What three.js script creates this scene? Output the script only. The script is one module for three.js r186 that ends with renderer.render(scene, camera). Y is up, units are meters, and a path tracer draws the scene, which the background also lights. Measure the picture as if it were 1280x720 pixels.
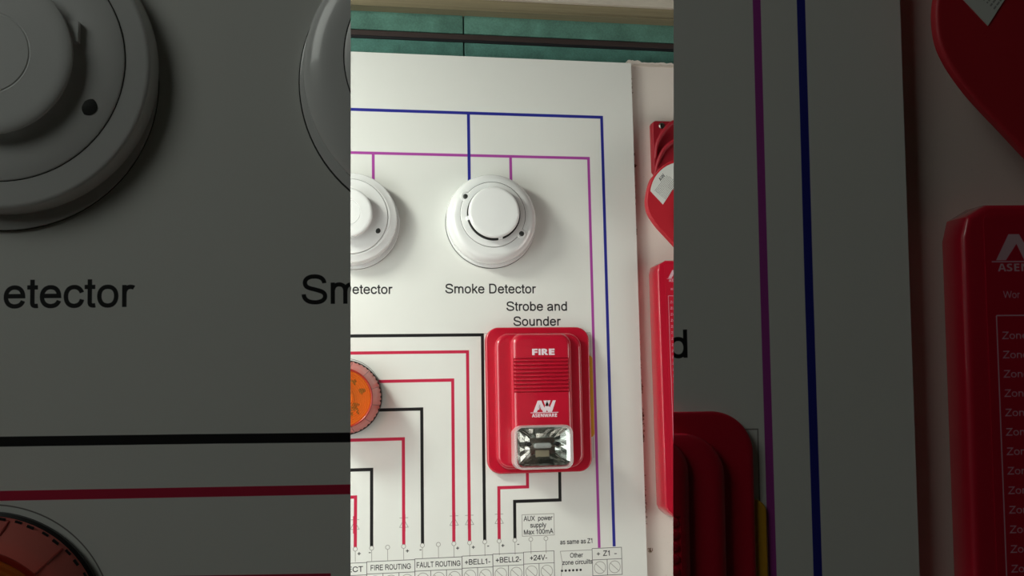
import * as THREE from 'three';
import { mergeGeometries, toCreasedNormals } from 'three/addons/utils/BufferGeometryUtils.js';
import { RectAreaLightUniformsLib } from 'three/addons/lights/RectAreaLightUniformsLib.js';
import { TextGeometry } from 'three/addons/geometries/TextGeometry.js';
import { FontLoader } from 'three/addons/loaders/FontLoader.js';
import { Brush, Evaluator, INTERSECTION, SUBTRACTION } from 'three-bvh-csg';

// ------------------------------------------------------------------ scene, camera, exposure
const scene = new THREE.Scene();
scene.background = new THREE.Color(0x000000);
const renderer = new THREE.WebGLRenderer({ antialias: true });
renderer.toneMapping = THREE.LinearToneMapping;
renderer.toneMappingExposure = 1.0;
renderer.shadowMap.enabled = true;
RectAreaLightUniformsLib.init();

const EYE = 1.5;                                   // height of the middle of the lit board above the floor
const camera = new THREE.PerspectiveCamera(30, 1280 / 720, 0.02, 20);
camera.position.set(-0.22322, EYE - 0.12862, 1.17202);   // below and left of the board's middle, looking up and right
camera.quaternion.setFromRotationMatrix(new THREE.Matrix4().set(
  0.982546, -0.000934, -0.186020, 0,
  -0.019348, 0.994051, -0.107183, 0,
  0.185013, 0.108911, 0.976682, 0, 0, 0, 0, 1));
scene.add(camera);

// ------------------------------------------------------------------ lights (their fittings are built in lampPanel)
const LAMPS = [
  // name, label, position, aims at, width, height, radiance, colour of the fitting
  { name: 'panel_lamp', label: 'square lamp hung at the upper left, aimed down along the lit wiring board', p: [-0.66, EYE + 0.36, 0.40], to: [-0.7, EYE - 0.8, 0], w: 0.2, h: 0.2, L: 66, c: 0xf8fbee },
  { name: 'added_fill_panel', label: 'added large soft fill panel out of view, left of the lit wiring board', p: [-0.7, EYE - 0.15, 0.55], to: [-0.05, EYE - 0.15, 0], w: 0.5, h: 0.7, L: 2.15, c: 0xf2f8f4 },  // added fill that lifts the shadows from the left
  { name: 'added_fill_panel', label: 'added soft fill panel out of view, right of the lit wiring board', p: [0.9, EYE - 0.3, 0.55], to: [0, EYE - 0.3, 0], w: 0.4, h: 0.6, L: 2.6, c: 0xfff6ee },  // invented fill panel, balances the brightness towards the right
  { name: 'added_fill_panel', label: 'added wide soft fill panel low in front of the lit wiring board', p: [-0.2, EYE - 0.85, 0.6], to: [-0.1, EYE - 0.2, 0], w: 0.9, h: 0.25, L: 1.0, c: 0xffeee2 },  // added low panel, only there to brighten the lower board
  { name: 'added_dim_fill', label: 'added square fill lamp behind the camera, dimly lighting the dark boards', p: [-1.1, EYE + 0.55, 1.4], to: [-0.3, EYE - 0.1, 0.8], w: 0.55, h: 0.55, L: 1.45, c: 0xf6fbf2 },  // added source that sets the brightness of the near boards
];

// ------------------------------------------------------------------ frames: the lit board on the wall, and the two dim panels nearer to the camera
const FAR = new THREE.Matrix4().makeTranslation(0, EYE, 0);
const NEAR = new THREE.Matrix4().set(
  0.9936606, -0.0025471, -0.1123925, -0.152536,
  -0.0030122, 0.9987811, -0.0492660, EYE - 0.08789,
  0.1123810, 0.0492923, 0.9924418, 0.80088, 0, 0, 0, 1);

// ------------------------------------------------------------------ helpers
const MM = 0.001;
const used = {};
function numbered(name) { const n = used[name] = (used[name] ?? -1) + 1; return n ? `${name}_${String(n).padStart(3, '0')}` : name; }
const origins = new Map();
function place(o, frame, at) {
  const m = frame.clone().multiply(new THREE.Matrix4().makeTranslation(at[0] * MM, at[1] * MM, at[2] * MM));
  m.decompose(o.position, o.quaternion, o.scale); o.scale.set(1, 1, 1);
}
// a thing: a Group at its base; at = its origin in the frame's millimetres
function thing(name, label, category, frame, at, group) {
  const o = new THREE.Group(); o.name = numbered(name); scene.add(o); place(o, frame, at);
  o.userData = { label, category }; if (group) o.userData.group = group;
  origins.set(o, at); return o;
}
// a part: its geometry is given in the frame's millimetres
function part(name, geo, mat, root, label, parent = root) {
  const a = origins.get(root); geo = geo.clone(); geo.translate(-a[0], -a[1], -a[2]); geo.scale(MM, MM, MM);
  const m = new THREE.Mesh(geo, mat); m.name = name; m.castShadow = m.receiveShadow = true;
  if (label) m.userData.label = label; parent.add(m); return m;
}
function structure(name, geo, mat, pos = [0, 0, 0]) {
  const m = new THREE.Mesh(geo, mat); m.name = name; m.position.set(...pos); m.userData = { kind: 'structure' };
  m.castShadow = m.receiveShadow = true; scene.add(m); return m;
}
function rng(seed) { let s = seed >>> 0; return () => { s = (s + 0x6d2b79f5) | 0; let t = Math.imul(s ^ (s >>> 15), 1 | s); t = (t + Math.imul(t ^ (t >>> 7), 61 | t)) ^ t; return ((t ^ (t >>> 14)) >>> 0) / 4294967296; }; }
function rrect(w, h, r, cx = 0, cy = 0) {
  const s = new THREE.Shape(), x = cx - w / 2, y = cy - h / 2;
  s.moveTo(x + r, y); s.lineTo(x + w - r, y); s.absarc(x + w - r, y + r, r, -Math.PI / 2, 0);
  s.lineTo(x + w, y + h - r); s.absarc(x + w - r, y + h - r, r, 0, Math.PI / 2);
  s.lineTo(x + r, y + h); s.absarc(x + r, y + h - r, r, Math.PI / 2, Math.PI);
  s.lineTo(x, y + r); s.absarc(x + r, y + r, r, Math.PI, Math.PI * 1.5); return s;
}
function extrude(shape, z0, z1, bev = 0, bz = bev, seg = 5, curve = 14) {
  const g = new THREE.ExtrudeGeometry(shape, { depth: Math.max(0.01, z1 - z0 - 2 * bz), bevelEnabled: bev > 0, bevelSize: bev, bevelThickness: bz, bevelOffset: -bev, bevelSegments: seg, curveSegments: curve });
  g.translate(0, 0, z0 + (bev > 0 ? bz : 0)); return toCreasedNormals(g, 0.62);
}
const plate = (w, h, r, cx, cy, z0, z1, bev, bz) => extrude(rrect(w, h, r, cx, cy), z0, z1, bev, bz);
// a turned shape about the axis that stands on the board at cx, cy; profile = [radius, height] from back to front
function turned(profile, cx, cy, seg = 96) {
  const g = new THREE.LatheGeometry(profile.map(([r, h]) => new THREE.Vector2(Math.max(r, 0), h)), seg);
  g.rotateX(Math.PI / 2); g.translate(cx, cy, 0);
  return toCreasedNormals(g, 0.5);
}
function arc(r0, h0, r1, h1, n = 8, bulge = 1) {           // quarter-round from the wall (r0, h0) over to the face (r1, h1)
  const o = []; for (let i = 0; i <= n; i++) { const a = i / n * Math.PI / 2; o.push([r1 + (r0 - r1) * Math.cos(a), h0 + (h1 - h0) * Math.sin(a) * bulge]); } return o;
}
const disc = (r, cx, cy, z0, z1, e = 0.3, seg = 32) => turned([[0, z0], [r, z0], [r, z1 - e], [r - e, z1], [0, z1]], cx, cy, seg);
const box = (w, h, d, x, y, z) => new THREE.BoxGeometry(w, h, d).translate(x, y, z);
function slab(front, back, z0, z1, uv) {                   // a board between a front and a back outline of four corners (counter-clockwise)
  const P = [], U = [], put = (p, z) => { P.push(p[0], p[1], z); U.push((p[0] - uv[0]) / uv[2], (p[1] - uv[1]) / uv[3]); };
  const quad = (a, b, c, d) => { for (const [p, z] of [a, b, c, a, c, d]) put(p, z); };
  const F = front.map((p) => [p, z1]), B = back.map((p) => [p, z0]);
  quad(...F); quad(B[3], B[2], B[1], B[0]);
  for (let i = 0; i < 4; i++) { const j = (i + 1) % 4; quad(B[i], B[j], F[j], F[i]); }
  const g = new THREE.BufferGeometry(); g.setAttribute('position', new THREE.Float32BufferAttribute(P, 3)); g.setAttribute('uv', new THREE.Float32BufferAttribute(U, 2)); g.computeVertexNormals(); return g;
}
// saws a device where the board it is mounted on was sawn off
const evaluator = new Evaluator(); evaluator.useGroups = false; evaluator.attributes = ['position', 'normal'];
function saw(geo, cut) {
  let g = geo.clone(); for (const k of Object.keys(g.attributes)) if (k !== 'position' && k !== 'normal') g.deleteAttribute(k);
  g.clearGroups();
  const p = g.attributes.position; let vol = 0; const a = new THREE.Vector3(), b = new THREE.Vector3(), c = new THREE.Vector3();
  const ix = g.index ? Array.from(g.index.array) : [...Array(p.count).keys()];
  for (let i = 0; i < ix.length; i += 3) { a.fromBufferAttribute(p, ix[i]); b.fromBufferAttribute(p, ix[i + 1]); c.fromBufferAttribute(p, ix[i + 2]); vol += a.dot(b.cross(c)); }
  if (vol < 0) { for (let i = 0; i < ix.length; i += 3) { const t = ix[i]; ix[i] = ix[i + 1]; ix[i + 1] = t; } g.setIndex(ix); }
  const tool = new Brush(new THREE.BoxGeometry(400, 800, 400)); tool.geometry.clearGroups();
  const n = new THREE.Vector3(...cut.n).normalize();
  tool.quaternion.setFromUnitVectors(new THREE.Vector3(1, 0, 0), n);
  tool.position.set(...cut.p).addScaledVector(n, -200); tool.updateMatrixWorld();
  const brush = new Brush(g); brush.updateMatrixWorld();
  return evaluator.evaluate(brush, tool, INTERSECTION).geometry;
}
function carve(geo, tool) {                                 // cuts the tool's shape out of a solid
  const bare = (q) => { const g = q.clone(); for (const k of Object.keys(g.attributes)) if (k !== 'position' && k !== 'normal') g.deleteAttribute(k); g.clearGroups(); const b = new Brush(g); b.updateMatrixWorld(); return b; };
  return evaluator.evaluate(bare(geo), bare(tool), SUBTRACTION).geometry;
}
const keep = (cut) => (geo) => (cut ? saw(geo, cut) : geo);

// ------------------------------------------------------------------ materials
const std = (o) => new THREE.MeshStandardMaterial(o), phy = (o) => new THREE.MeshPhysicalMaterial(o);
const M = {
  white: phy({ color: 0xeceded, roughness: 0.24, clearcoat: 0.6, clearcoatRoughness: 0.08 }),
  whiteCap: phy({ color: 0xeff0f0, roughness: 0.34, clearcoat: 0.2, clearcoatRoughness: 0.15 }),
  slot: std({ color: 0x0b0b0b, roughness: 0.8 }),
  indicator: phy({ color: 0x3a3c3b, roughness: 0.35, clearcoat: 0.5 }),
  red: phy({ color: 0xc31230, roughness: 0.34, clearcoat: 0.9, clearcoatRoughness: 0.07 }),
  sirenRed: std({ color: 0xbc1d2c, roughness: 0.5 }),
  sirenShade: std({ color: 0x7a0c18, roughness: 0.7 }),  // siren red darkened, with the shade of the recess put in
  bracketRed: std({ color: 0x9c1024, roughness: 0.55 }),
  lettering: std({ color: 0xe9d9e2, roughness: 0.6 }),
  screw: std({ color: 0x8d8a84, roughness: 0.35, metalness: 1 }),
  lens: phy({ color: 0xffffff, roughness: 0.04, transmission: 1, thickness: 0, ior: 1.45 }),
  lensWall: phy({ color: 0xffffff, roughness: 0.3, transmission: 0.68, thickness: 0, ior: 1.45 }),
  chrome: std({ color: 0xb9bfb9, roughness: 0.2, metalness: 1 }),
  tube: phy({ color: 0xc4c8c6, roughness: 0.25, transmission: 0.35, thickness: 0 }),
  wire: std({ color: 0xb0aca4, roughness: 0.3, metalness: 1 }),
  yellow: std({ color: 0xd19a1e, roughness: 0.6 }),
  black: std({ color: 0x141517, roughness: 0.45 }),
  amber: phy({ color: 0xffbc58, roughness: 0.16, transmission: 0.8, thickness: 0, ior: 1.4 }),
  amberSkirt: phy({ color: 0xf58378, roughness: 0.3, transmission: 0.36, thickness: 0, ior: 1.4 }),
  amberRim: phy({ color: 0x9a2417, roughness: 0.3, clearcoat: 0.4 }),
  circuit: std({ color: 0x4a2410, roughness: 0.6 }),
  inner: std({ color: 0xe09a3c, roughness: 0.6 }),
  board: std({ color: 0xe6e7e0, roughness: 0.5 }),
  boardEdge: std({ color: 0xd8d5cb, roughness: 0.8 }),
  aluminium: std({ color: 0xa7a9aa, roughness: 0.4, metalness: 1 }),
};

// ------------------------------------------------------------------ printing (flat print on the boards, in the board's millimetres)
const WHITE = '#e5e6e2', BLACK = '#0d0d10', RED = '#c41f45', BLUE = '#20258f', PURPLE = '#a8409f', THIN = '#8c8884', DARKTHIN = '#3c3a3a';
function press(x0, y0, x1, y1, k, ground = WHITE) {
  const cv = document.createElement('canvas'); cv.width = Math.round((x1 - x0) * k); cv.height = Math.round((y1 - y0) * k);
  const c = cv.getContext('2d'); c.fillStyle = ground; c.fillRect(0, 0, cv.width, cv.height);
  const X = (x) => (x - x0) * k, Y = (y) => (y1 - y) * k;
  const api = {
    c, X, Y, k, rect: [x0, y0, x1 - x0, y1 - y0],
    run(colour, w, ...pts) { c.strokeStyle = colour; c.lineWidth = w * k; c.lineJoin = 'miter'; c.lineCap = 'butt'; c.beginPath(); pts.forEach(([x, y], i) => (i ? c.lineTo(X(x), Y(y)) : c.moveTo(X(x), Y(y)))); c.stroke(); },
    ring(colour, w, x, y, r) { c.strokeStyle = colour; c.lineWidth = w * k; c.beginPath(); c.arc(X(x), Y(y), r * k, 0, 7); c.stroke(); },
    dot(colour, x, y, r) { c.fillStyle = colour; c.beginPath(); c.arc(X(x), Y(y), r * k, 0, 7); c.fill(); },
    poly(colour, pts) { c.fillStyle = colour; c.beginPath(); pts.forEach(([x, y], i) => (i ? c.lineTo(X(x), Y(y)) : c.moveTo(X(x), Y(y)))); c.closePath(); c.fill(); },
    // text between xa and xb on a baseline, with the given height of the capitals
    text(str, xa, xb, base, cap, colour = BLACK, weight = 0.1) { c.strokeStyle = colour; const lb = 0.055, rb = str.endsWith('r') ? 0 : 0.06, sx = (xb - xa) * k / (emWidth(str) - lb - rb); stroke(c, str, X(xa) - lb * sx, Y(base), sx, cap / 0.716 * k, weight); },
    bold(str, xa, xb, base, cap, colour) {
      c.font = `bold ${cap / 0.714 * k}px sans-serif`; c.fillStyle = colour; c.textBaseline = 'alphabetic';
      const w = c.measureText(str).width; c.save(); c.translate(X(xa), Y(base)); c.scale((xb - xa) * k / w, 1); c.fillText(str, 0, 0); c.restore();
    },
    done() { const t = new THREE.CanvasTexture(cv); t.colorSpace = THREE.SRGBColorSpace; t.anisotropy = 8; t.magFilter = THREE.LinearFilter; return t; },
  };
  return api;
}

// a plain grotesque drawn with strokes of one width: [advance, path] in em units, capitals 0.716 high
const GLYPHS = {
  ' ': [0.278, ''], '+': [0.584, 'M.05 .33L.53 .33M.29 .09L.29 .57'], '-': [0.333, 'M.04 .25L.29 .25'],
  0: [0.556, 'M.278 .67C.13 .67 .085 .53 .085 .355C.085 .18 .13 .04 .278 .04C.426 .04 .47 .18 .47 .355C.47 .53 .426 .67 .278 .67'], 1: [0.556, 'M.12 .53C.22 .58 .29 .64 .32 .71L.32 0'],
  2: [0.556, 'M.075 .5C.08 .62 .16 .675 .28 .675C.41 .675 .47 .6 .47 .51C.47 .36 .1 .2 .065 .045L.5 .045'], 4: [0.556, 'M.4 0L.4 .69L.05 .2L.53 .2'],
  A: [0.667, 'M.04 0L.333 .7L.627 0M.15 .25L.52 .25'], B: [0.667, 'M.12 .675L.12 .04L.36 .04C.66 .04 .66 .375 .36 .375L.12 .375M.36 .375C.62 .375 .6 .675 .34 .675L.08 .675'], C: [0.722, 'M.64 .48C.6 .62 .5 .675 .385 .675C.2 .675 .095 .54 .095 .36C.095 .16 .2 .04 .385 .04C.52 .04 .62 .12 .65 .25'],
  D: [0.722, 'M.12 .04L.12 .676L.33 .676C.53 .676 .605 .55 .605 .36C.605 .17 .53 .04 .33 .04L.08 .04'], E: [0.667, 'M.62 .04L.12 .04L.12 .676L.6 .676M.12 .37L.57 .37'], F: [0.611, 'M.12 0L.12 .676L.57 .676M.12 .35L.52 .35'],
  G: [0.778, 'M.68 .49C.63 .62 .53 .675 .41 .675C.2 .675 .095 .53 .095 .36C.095 .16 .21 .04 .41 .04C.53 .04 .62 .08 .69 .14L.69 .33L.41 .33'], I: [0.278, 'M.139 0L.139 .716'], L: [0.556, 'M.12 .716L.12 .04L.52 .04'],
  M: [0.833, 'M.115 0L.115 .68L.416 .04L.717 .68L.717 0'], N: [0.722, 'M.12 0L.12 .68L.6 .036L.6 .716'], W: [0.944, 'M.04 .716L.24 .03L.472 .69L.704 .03L.905 .716'], O: [0.778, 'M.389 .676C.19 .676 .093 .53 .093 .36C.093 .18 .19 .04 .389 .04C.588 .04 .685 .18 .685 .36C.685 .53 .588 .676 .389 .676'],
  R: [0.722, 'M.12 0L.12 .676L.42 .676C.67 .676 .67 .36 .42 .36L.12 .36M.42 .36C.52 .34 .56 .22 .66 0'], S: [0.667, 'M.57 .51C.56 .63 .46 .675 .33 .675C.18 .675 .1 .61 .1 .52C.1 .4 .22 .385 .34 .355C.48 .32 .59 .29 .59 .19C.59 .09 .48 .04 .34 .04C.18 .04 .075 .11 .07 .235'],
  T: [0.611, 'M.306 0L.306 .676M.03 .676L.58 .676'], U: [0.722, 'M.12 .716L.12 .29C.12 .12 .19 .04 .36 .04C.53 .04 .6 .12 .6 .29L.6 .716'], V: [0.667, 'M.04 .716L.333 .03L.627 .716'], X: [0.667, 'M.04 0L.61 .716M.06 .716L.63 0'], Z: [0.611, 'M.04 .676L.54 .676L.05 .04L.58 .04'],
  a: [0.556, 'M.075 .37C.09 .44 .16 .478 .27 .478C.39 .478 .435 .44 .435 .35L.435 .12C.435 .06 .45 .03 .475 0M.435 .29C.35 .25 .08 .29 .08 .135C.08 .07 .13 .03 .21 .03C.33 .03 .435 .1 .435 .24'], b: [0.556, 'M.105 0L.105 .716M.105 .26C.105 .12 .18 .035 .285 .035C.4 .035 .47 .13 .47 .26C.47 .39 .4 .48 .285 .48C.18 .48 .105 .4 .105 .26'],
  c: [0.5, 'M.45 .35C.42 .43 .36 .48 .275 .48C.15 .48 .08 .39 .08 .26C.08 .12 .15 .035 .275 .035C.37 .035 .43 .09 .455 .185'], d: [0.556, 'M.45 0L.45 .716M.45 .26C.45 .12 .375 .035 .27 .035C.155 .035 .085 .13 .085 .26C.085 .39 .155 .48 .27 .48C.375 .48 .45 .4 .45 .26'],
  e: [0.556, 'M.09 .275L.475 .275C.47 .4 .4 .48 .28 .48C.15 .48 .08 .38 .08 .255C.08 .12 .16 .035 .285 .035C.385 .035 .445 .08 .475 .16'], h: [0.556, 'M.11 0L.11 .716M.11 .27C.11 .41 .18 .475 .28 .475C.39 .475 .445 .42 .445 .3L.445 0'], i: [0.222, 'M.111 0L.111 .519M.111 .625L.111 .716'],
  k: [0.5, 'M.11 0L.11 .716M.44 .519L.12 .2M.225 .31L.46 0'], l: [0.222, 'M.111 0L.111 .716'], m: [0.833, 'M.11 0L.11 .519M.11 .28C.11 .41 .17 .475 .26 .475C.36 .475 .415 .42 .415 .31L.415 0M.415 .29C.415 .41 .48 .475 .57 .475C.67 .475 .722 .42 .722 .31L.722 0'],
  n: [0.556, 'M.11 0L.11 .519M.11 .27C.11 .41 .18 .475 .28 .475C.39 .475 .445 .42 .445 .3L.445 0'], o: [0.556, 'M.278 .48C.15 .48 .08 .39 .08 .26C.08 .13 .15 .035 .278 .035C.405 .035 .475 .13 .475 .26C.475 .39 .405 .48 .278 .48'],
  p: [0.556, 'M.105 -.2L.105 .519M.105 .26C.105 .12 .18 .035 .285 .035C.4 .035 .47 .13 .47 .26C.47 .39 .4 .48 .285 .48C.18 .48 .105 .4 .105 .26'], r: [0.333, 'M.11 0L.11 .519M.11 .28C.11 .41 .17 .475 .25 .475C.28 .475 .31 .47 .335 .455'],
  s: [0.5, 'M.425 .375C.41 .44 .35 .48 .25 .48C.15 .48 .09 .44 .09 .375C.09 .225 .44 .32 .44 .145C.44 .075 .37 .035 .255 .035C.14 .035 .08 .08 .065 .165'], t: [0.278, 'M.135 .66L.135 .12C.135 .05 .17 .03 .265 .045M.015 .48L.26 .48'], u: [0.556, 'M.445 .519L.445 0M.445 .25C.445 .11 .375 .04 .275 .04C.165 .04 .11 .1 .11 .22L.11 .519'],
  z: [0.5, 'M.04 .475L.42 .475L.04 .045L.46 .045'], w: [0.722, 'M.03 .519L.195 .04L.36 .5L.525 .04L.69 .519'], x: [0.5, 'M.03 0L.46 .519M.04 .519L.47 0'], y: [0.5, 'M.03 .519L.25 .03M.47 .519L.25 -.05C.22 -.14 .16 -.18 .06 -.165'],
};
function stroke(c, str, x, y, sx, sy, weight) {              // baseline at x, y; sx, sy = pixels per em
  c.save(); c.translate(x, y); c.scale(sx, -sy); c.lineWidth = weight; c.lineJoin = 'miter'; c.miterLimit = 3; c.lineCap = 'butt';
  for (const ch of str) {
    const [adv, d] = GLYPHS[ch]; c.beginPath();
    for (const [, op, rest] of d.matchAll(/([MLC])([^MLC]*)/g)) { const n = rest.trim().split(/\s+/).map(Number); if (op === 'M') c.moveTo(n[0], n[1]); else if (op === 'L') c.lineTo(n[0], n[1]); else c.bezierCurveTo(...n); }
    c.stroke(); c.translate(adv, 0);
  }
  c.restore();
}
const emWidth = (str) => [...str].reduce((w, ch) => w + GLYPHS[ch][0], 0);

// the wiring print of the lit board
function farPrint() {
  const p = press(-420, -330, 147, 264.4, 3.4);
  const W = 3.3;
  p.run(PURPLE, 3.0, [-420, 149.8], [92.3, 149.8], [92.4, -288.3]);
  p.run(PURPLE, 3.0, [-153.1, 149.8], [-153.1, 110]); p.run(PURPLE, 3.0, [1.3, 149.8], [1.3, 100]);
  p.run(BLUE, W, [-420, 198.6], [109.3, 198.5], [109.5, -287.6]); p.run(BLUE, W, [-46.1, 198], [-46.3, 105]);
  p.run(BLACK, W, [-420, -52.8], [-34.3, -52.1], [-35.4, -274.6]);
  p.run(RED, W, [-420, -71.2], [-51.2, -70.6], [-52, -274.8]);
  p.run(RED, W, [-185, -102], [-68, -101.4], [-69.1, -275]);
  p.run(BLACK, W, [-185, -132.6], [-102.3, -132.2], [-102.9, -275.9]);
  p.run(RED, W, [-420, -164.4], [-122.5, -163.8], [-123, -275.8]);
  p.run(BLACK, W, [-420, -195.6], [-156.6, -195.4], [-157.1, -276.9]);
  p.run(RED, W, [-420, -224.2], [-173.8, -223.9], [-174.3, -277]);
  p.run(RED, W, [13.3, -190], [13.1, -219.4], [-18.9, -219.3], [-19.5, -274.5]);
  p.run(BLACK, W, [49.8, -190], [49.3, -234.8], [-1.7, -234.7], [-2.1, -274.3]);
  p.run(THIN, 0.45, [60, -50.7], [88.9, -50.7], [88.9, -190]); p.run(THIN, 0.45, [-20, -50.7], [-32.6, -50.7], [-32.6, -80]);
  p.ring('#6e6a66', 0.45, -185.8, -117.3, 40.8);
  p.text('Smoke Detector', -74.4, 27.2, -6.0, 10.6); p.text('Smoke Detector', -234.6, -133.2, -6.6, 10.6);
  p.text('Strobe and', -6.2, 62.5, -25.6, 10.4); p.text('Sounder', 1.4, 54.8, -42.4, 10.4);
  // diodes on the red wires
  for (const x of [-174.8, -122.7, -68.6, -51.8, -19.2]) { const y = -253; p.run(THIN, 0.45, [x - 4.6, y - 4.6], [x, y + 4], [x + 4.6, y - 4.6], [x - 4.6, y - 4.6]); p.run(THIN, 0.45, [x - 4.6, y + 5.4], [x + 4.6, y + 5.4]); }
  for (const [x, y] of [[-174.8, -253], [-122.7, -253], [-68.8, -253], [-51.9, -253], [-19.3, -253]]) p.run(RED, W, [x, y + 9], [x - 0.1, y - 9]);
  // terminals and their marks
  const marks = '+- +- ++-+-  ';
  [-174.3, -157.1, -140.2, -123.2, -103.1, -85.9, -69.1, -52, -35.4, -19.6, -2.2, 15.5, 32.4].forEach((x, i) => {
    const y = -278.2 + i * 0.2, s = marks[i];
    p.dot(WHITE, x, y, 2.3); p.ring(THIN, 0.5, x, y, 2.2); p.run(THIN, 0.5, [x, y - 2.2], [x, -291.5]);
    if (s === '+') { p.run(BLACK, 0.75, [x + 2.4, y - 4.9], [x + 5.6, y - 4.9]); p.run(BLACK, 0.75, [x + 4, y - 3.3], [x + 4, y - 6.5]); }
    if (s === '-') p.run(BLACK, 0.75, [x + (i < 5 ? -3 : 2.6), y - 4.6], [x + (i < 5 ? -1 : 4.6), y - 4.6]);
  });
  // the strip of terminal blocks
  const rows = [[-214, -162.3, 3, 'DETECT', -200, -166.6], [-162.3, -111.4, 3, 'FIRE ROUTING', -158.3, -115.9], [-111.4, -60.5, 3, 'FAULT ROUTING', -109.5, -62.6], [-60.5, -26.9, 2, '+BELL1-', -57.4, -29.9], [-26.9, 7.1, 2, '+BELL2-', -23.6, 4.1], [7.1, 41.1, 2, '+24V-', 14.2, 33.1]];
  rows.forEach(([a, b, n, s, ta, tb], i) => {
    const top = -292.6 + i * 0.65, row = top - 12.8;
    p.run(DARKTHIN, 0.5, [a, top], [b, top], [b, -330]); p.run(DARKTHIN, 0.5, [a, top], [a, -330]); p.run(DARKTHIN, 0.5, [a, row], [b, row]);
    p.text(s, ta, tb, top - 9.3, 5.6);
    for (let k = 0; k < n; k++) {
      const w = (b - a) / n, x = a + w * (k + 0.5); if (k) p.run(DARKTHIN, 0.5, [a + w * k, row], [a + w * k, -330]);
      p.ring(THIN, 0.5, x, row - 8.6, 6.4); p.run(THIN, 0.5, [x - 5, row - 4.6], [x + 4.4, row - 13.4]);
    }
  });
  p.run(THIN, 0.5, [6.2, -249.3], [42, -249.3], [42, -272.3], [6.2, -272.3], [6.2, -249.3]);
  p.text('AUX  power', 8.4, 40.2, -256.2, 5.2); p.text('supply', 15.4, 32.6, -263.4, 5.2); p.text('Max 100mA', 8.0, 40.4, -270.6, 5.2);
  p.text('as same as Z1', 48.4, 85.4, -282.8, 5.1);
  p.run(THIN, 0.5, [84.4, -290.2], [48.2, -290.2], [50.4, -304], [46.5, -330]);
  p.text('Other', 59.2, 73.6, -297.6, 5.0); p.text('zone circuilts', 50.4, 84.0, -305, 5.0);
  for (let k = 0; k < 6; k++) p.dot(BLACK, 49.6 + 4.2 * k, -311.2, 1.25);
  p.run(DARKTHIN, 0.5, [84.2, -288.9], [117.8, -288.9], [117.8, -318.2], [84.2, -318.2], [84.2, -288.9]);
  p.run(DARKTHIN, 0.5, [84.2, -301.2], [117.8, -301.2]); p.run(DARKTHIN, 0.5, [101, -301.2], [101, -318.2]);
  p.text('+', 89.4, 93, -297.3, 5.2); p.text('Z1', 97, 105, -297.3, 5.6); p.text('-', 109.6, 111.9, -297.3, 5.2);
  for (const x of [92.6, 109.4]) { p.ring(THIN, 0.5, x, -309.7, 6.4); p.run(THIN, 0.5, [x - 4.6, -305.5], [x + 4.4, -314]); }
  return p;
}
// the same wiring print on the two sawn-off pieces that stand nearer
function nearLeftPrint() {
  const p = press(-262, -130, -54, 130, 7);
  p.run(BLACK, 3.3, [-262, -50.3], [-174.5, -50.7], [-110.7, -51.0], [-50, -51.5]);
  p.run(RED, 3.3, [-262, -68.6], [-174.2, -68.9], [-50, -69.3]);
  p.run(RED, 3.3, [-190, -98.0], [-65.4, -99.4], [-65.4, -140]);
  p.ring('#6e6a66', 0.4, -177.9, -113.0, 41.2);
  p.text('Smoke Detector', -232.6, -130.6, -5.4, 10.4); p.text('Smoke Detector', -73.0, 28.0, -5.0, 10.2);
  return p;
}
function nearRightPrint() {
  const p = press(54, -130, 147, 130, 7);
  p.run(PURPLE, 2.9, [91, 131], [91, 0], [91.4, -131]); p.run(BLUE, 3.1, [107.6, 131], [107.5, 0], [107.8, -131]);
  p.run(THIN, 0.45, [60, -51.2], [87.3, -51.2], [87.3, -130]);
  p.text('Strobe and', -6.0, 62.4, -25.4, 10.0);
  return p;
}

// ------------------------------------------------------------------ room shell
const rough = (color, r = 0.9) => std({ color, roughness: r });
const R = { x0: -1.7, x1: 1.8, z1: 3.4, top: 2.7 };
structure('floor', new THREE.BoxGeometry(R.x1 - R.x0 + 0.4, 0.1, R.z1 + 0.4), rough(0x77726a), [(R.x0 + R.x1) / 2, -0.05, R.z1 / 2]);
structure('ceiling', new THREE.BoxGeometry(R.x1 - R.x0 + 0.4, 0.1, R.z1 + 0.4), rough(0x9b988f), [(R.x0 + R.x1) / 2, R.top + 0.05, R.z1 / 2]);
structure('wall_left', new THREE.BoxGeometry(0.1, R.top, R.z1 + 0.2), rough(0x8b887f), [R.x0 - 0.05, R.top / 2, R.z1 / 2]);
structure('wall_right', new THREE.BoxGeometry(0.1, R.top, R.z1 + 0.2), rough(0x8b887f), [R.x1 + 0.05, R.top / 2, R.z1 / 2]);
structure('wall_front', new THREE.BoxGeometry(R.x1 - R.x0, R.top, 0.1), rough(0x6f6c66), [(R.x0 + R.x1) / 2, R.top / 2, R.z1 + 0.05]);
structure('wall_back', new THREE.BoxGeometry(R.x1 - R.x0, R.top, 0.1), rough(0x2c3733), [(R.x0 + R.x1) / 2, R.top / 2, -0.083]);

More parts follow.
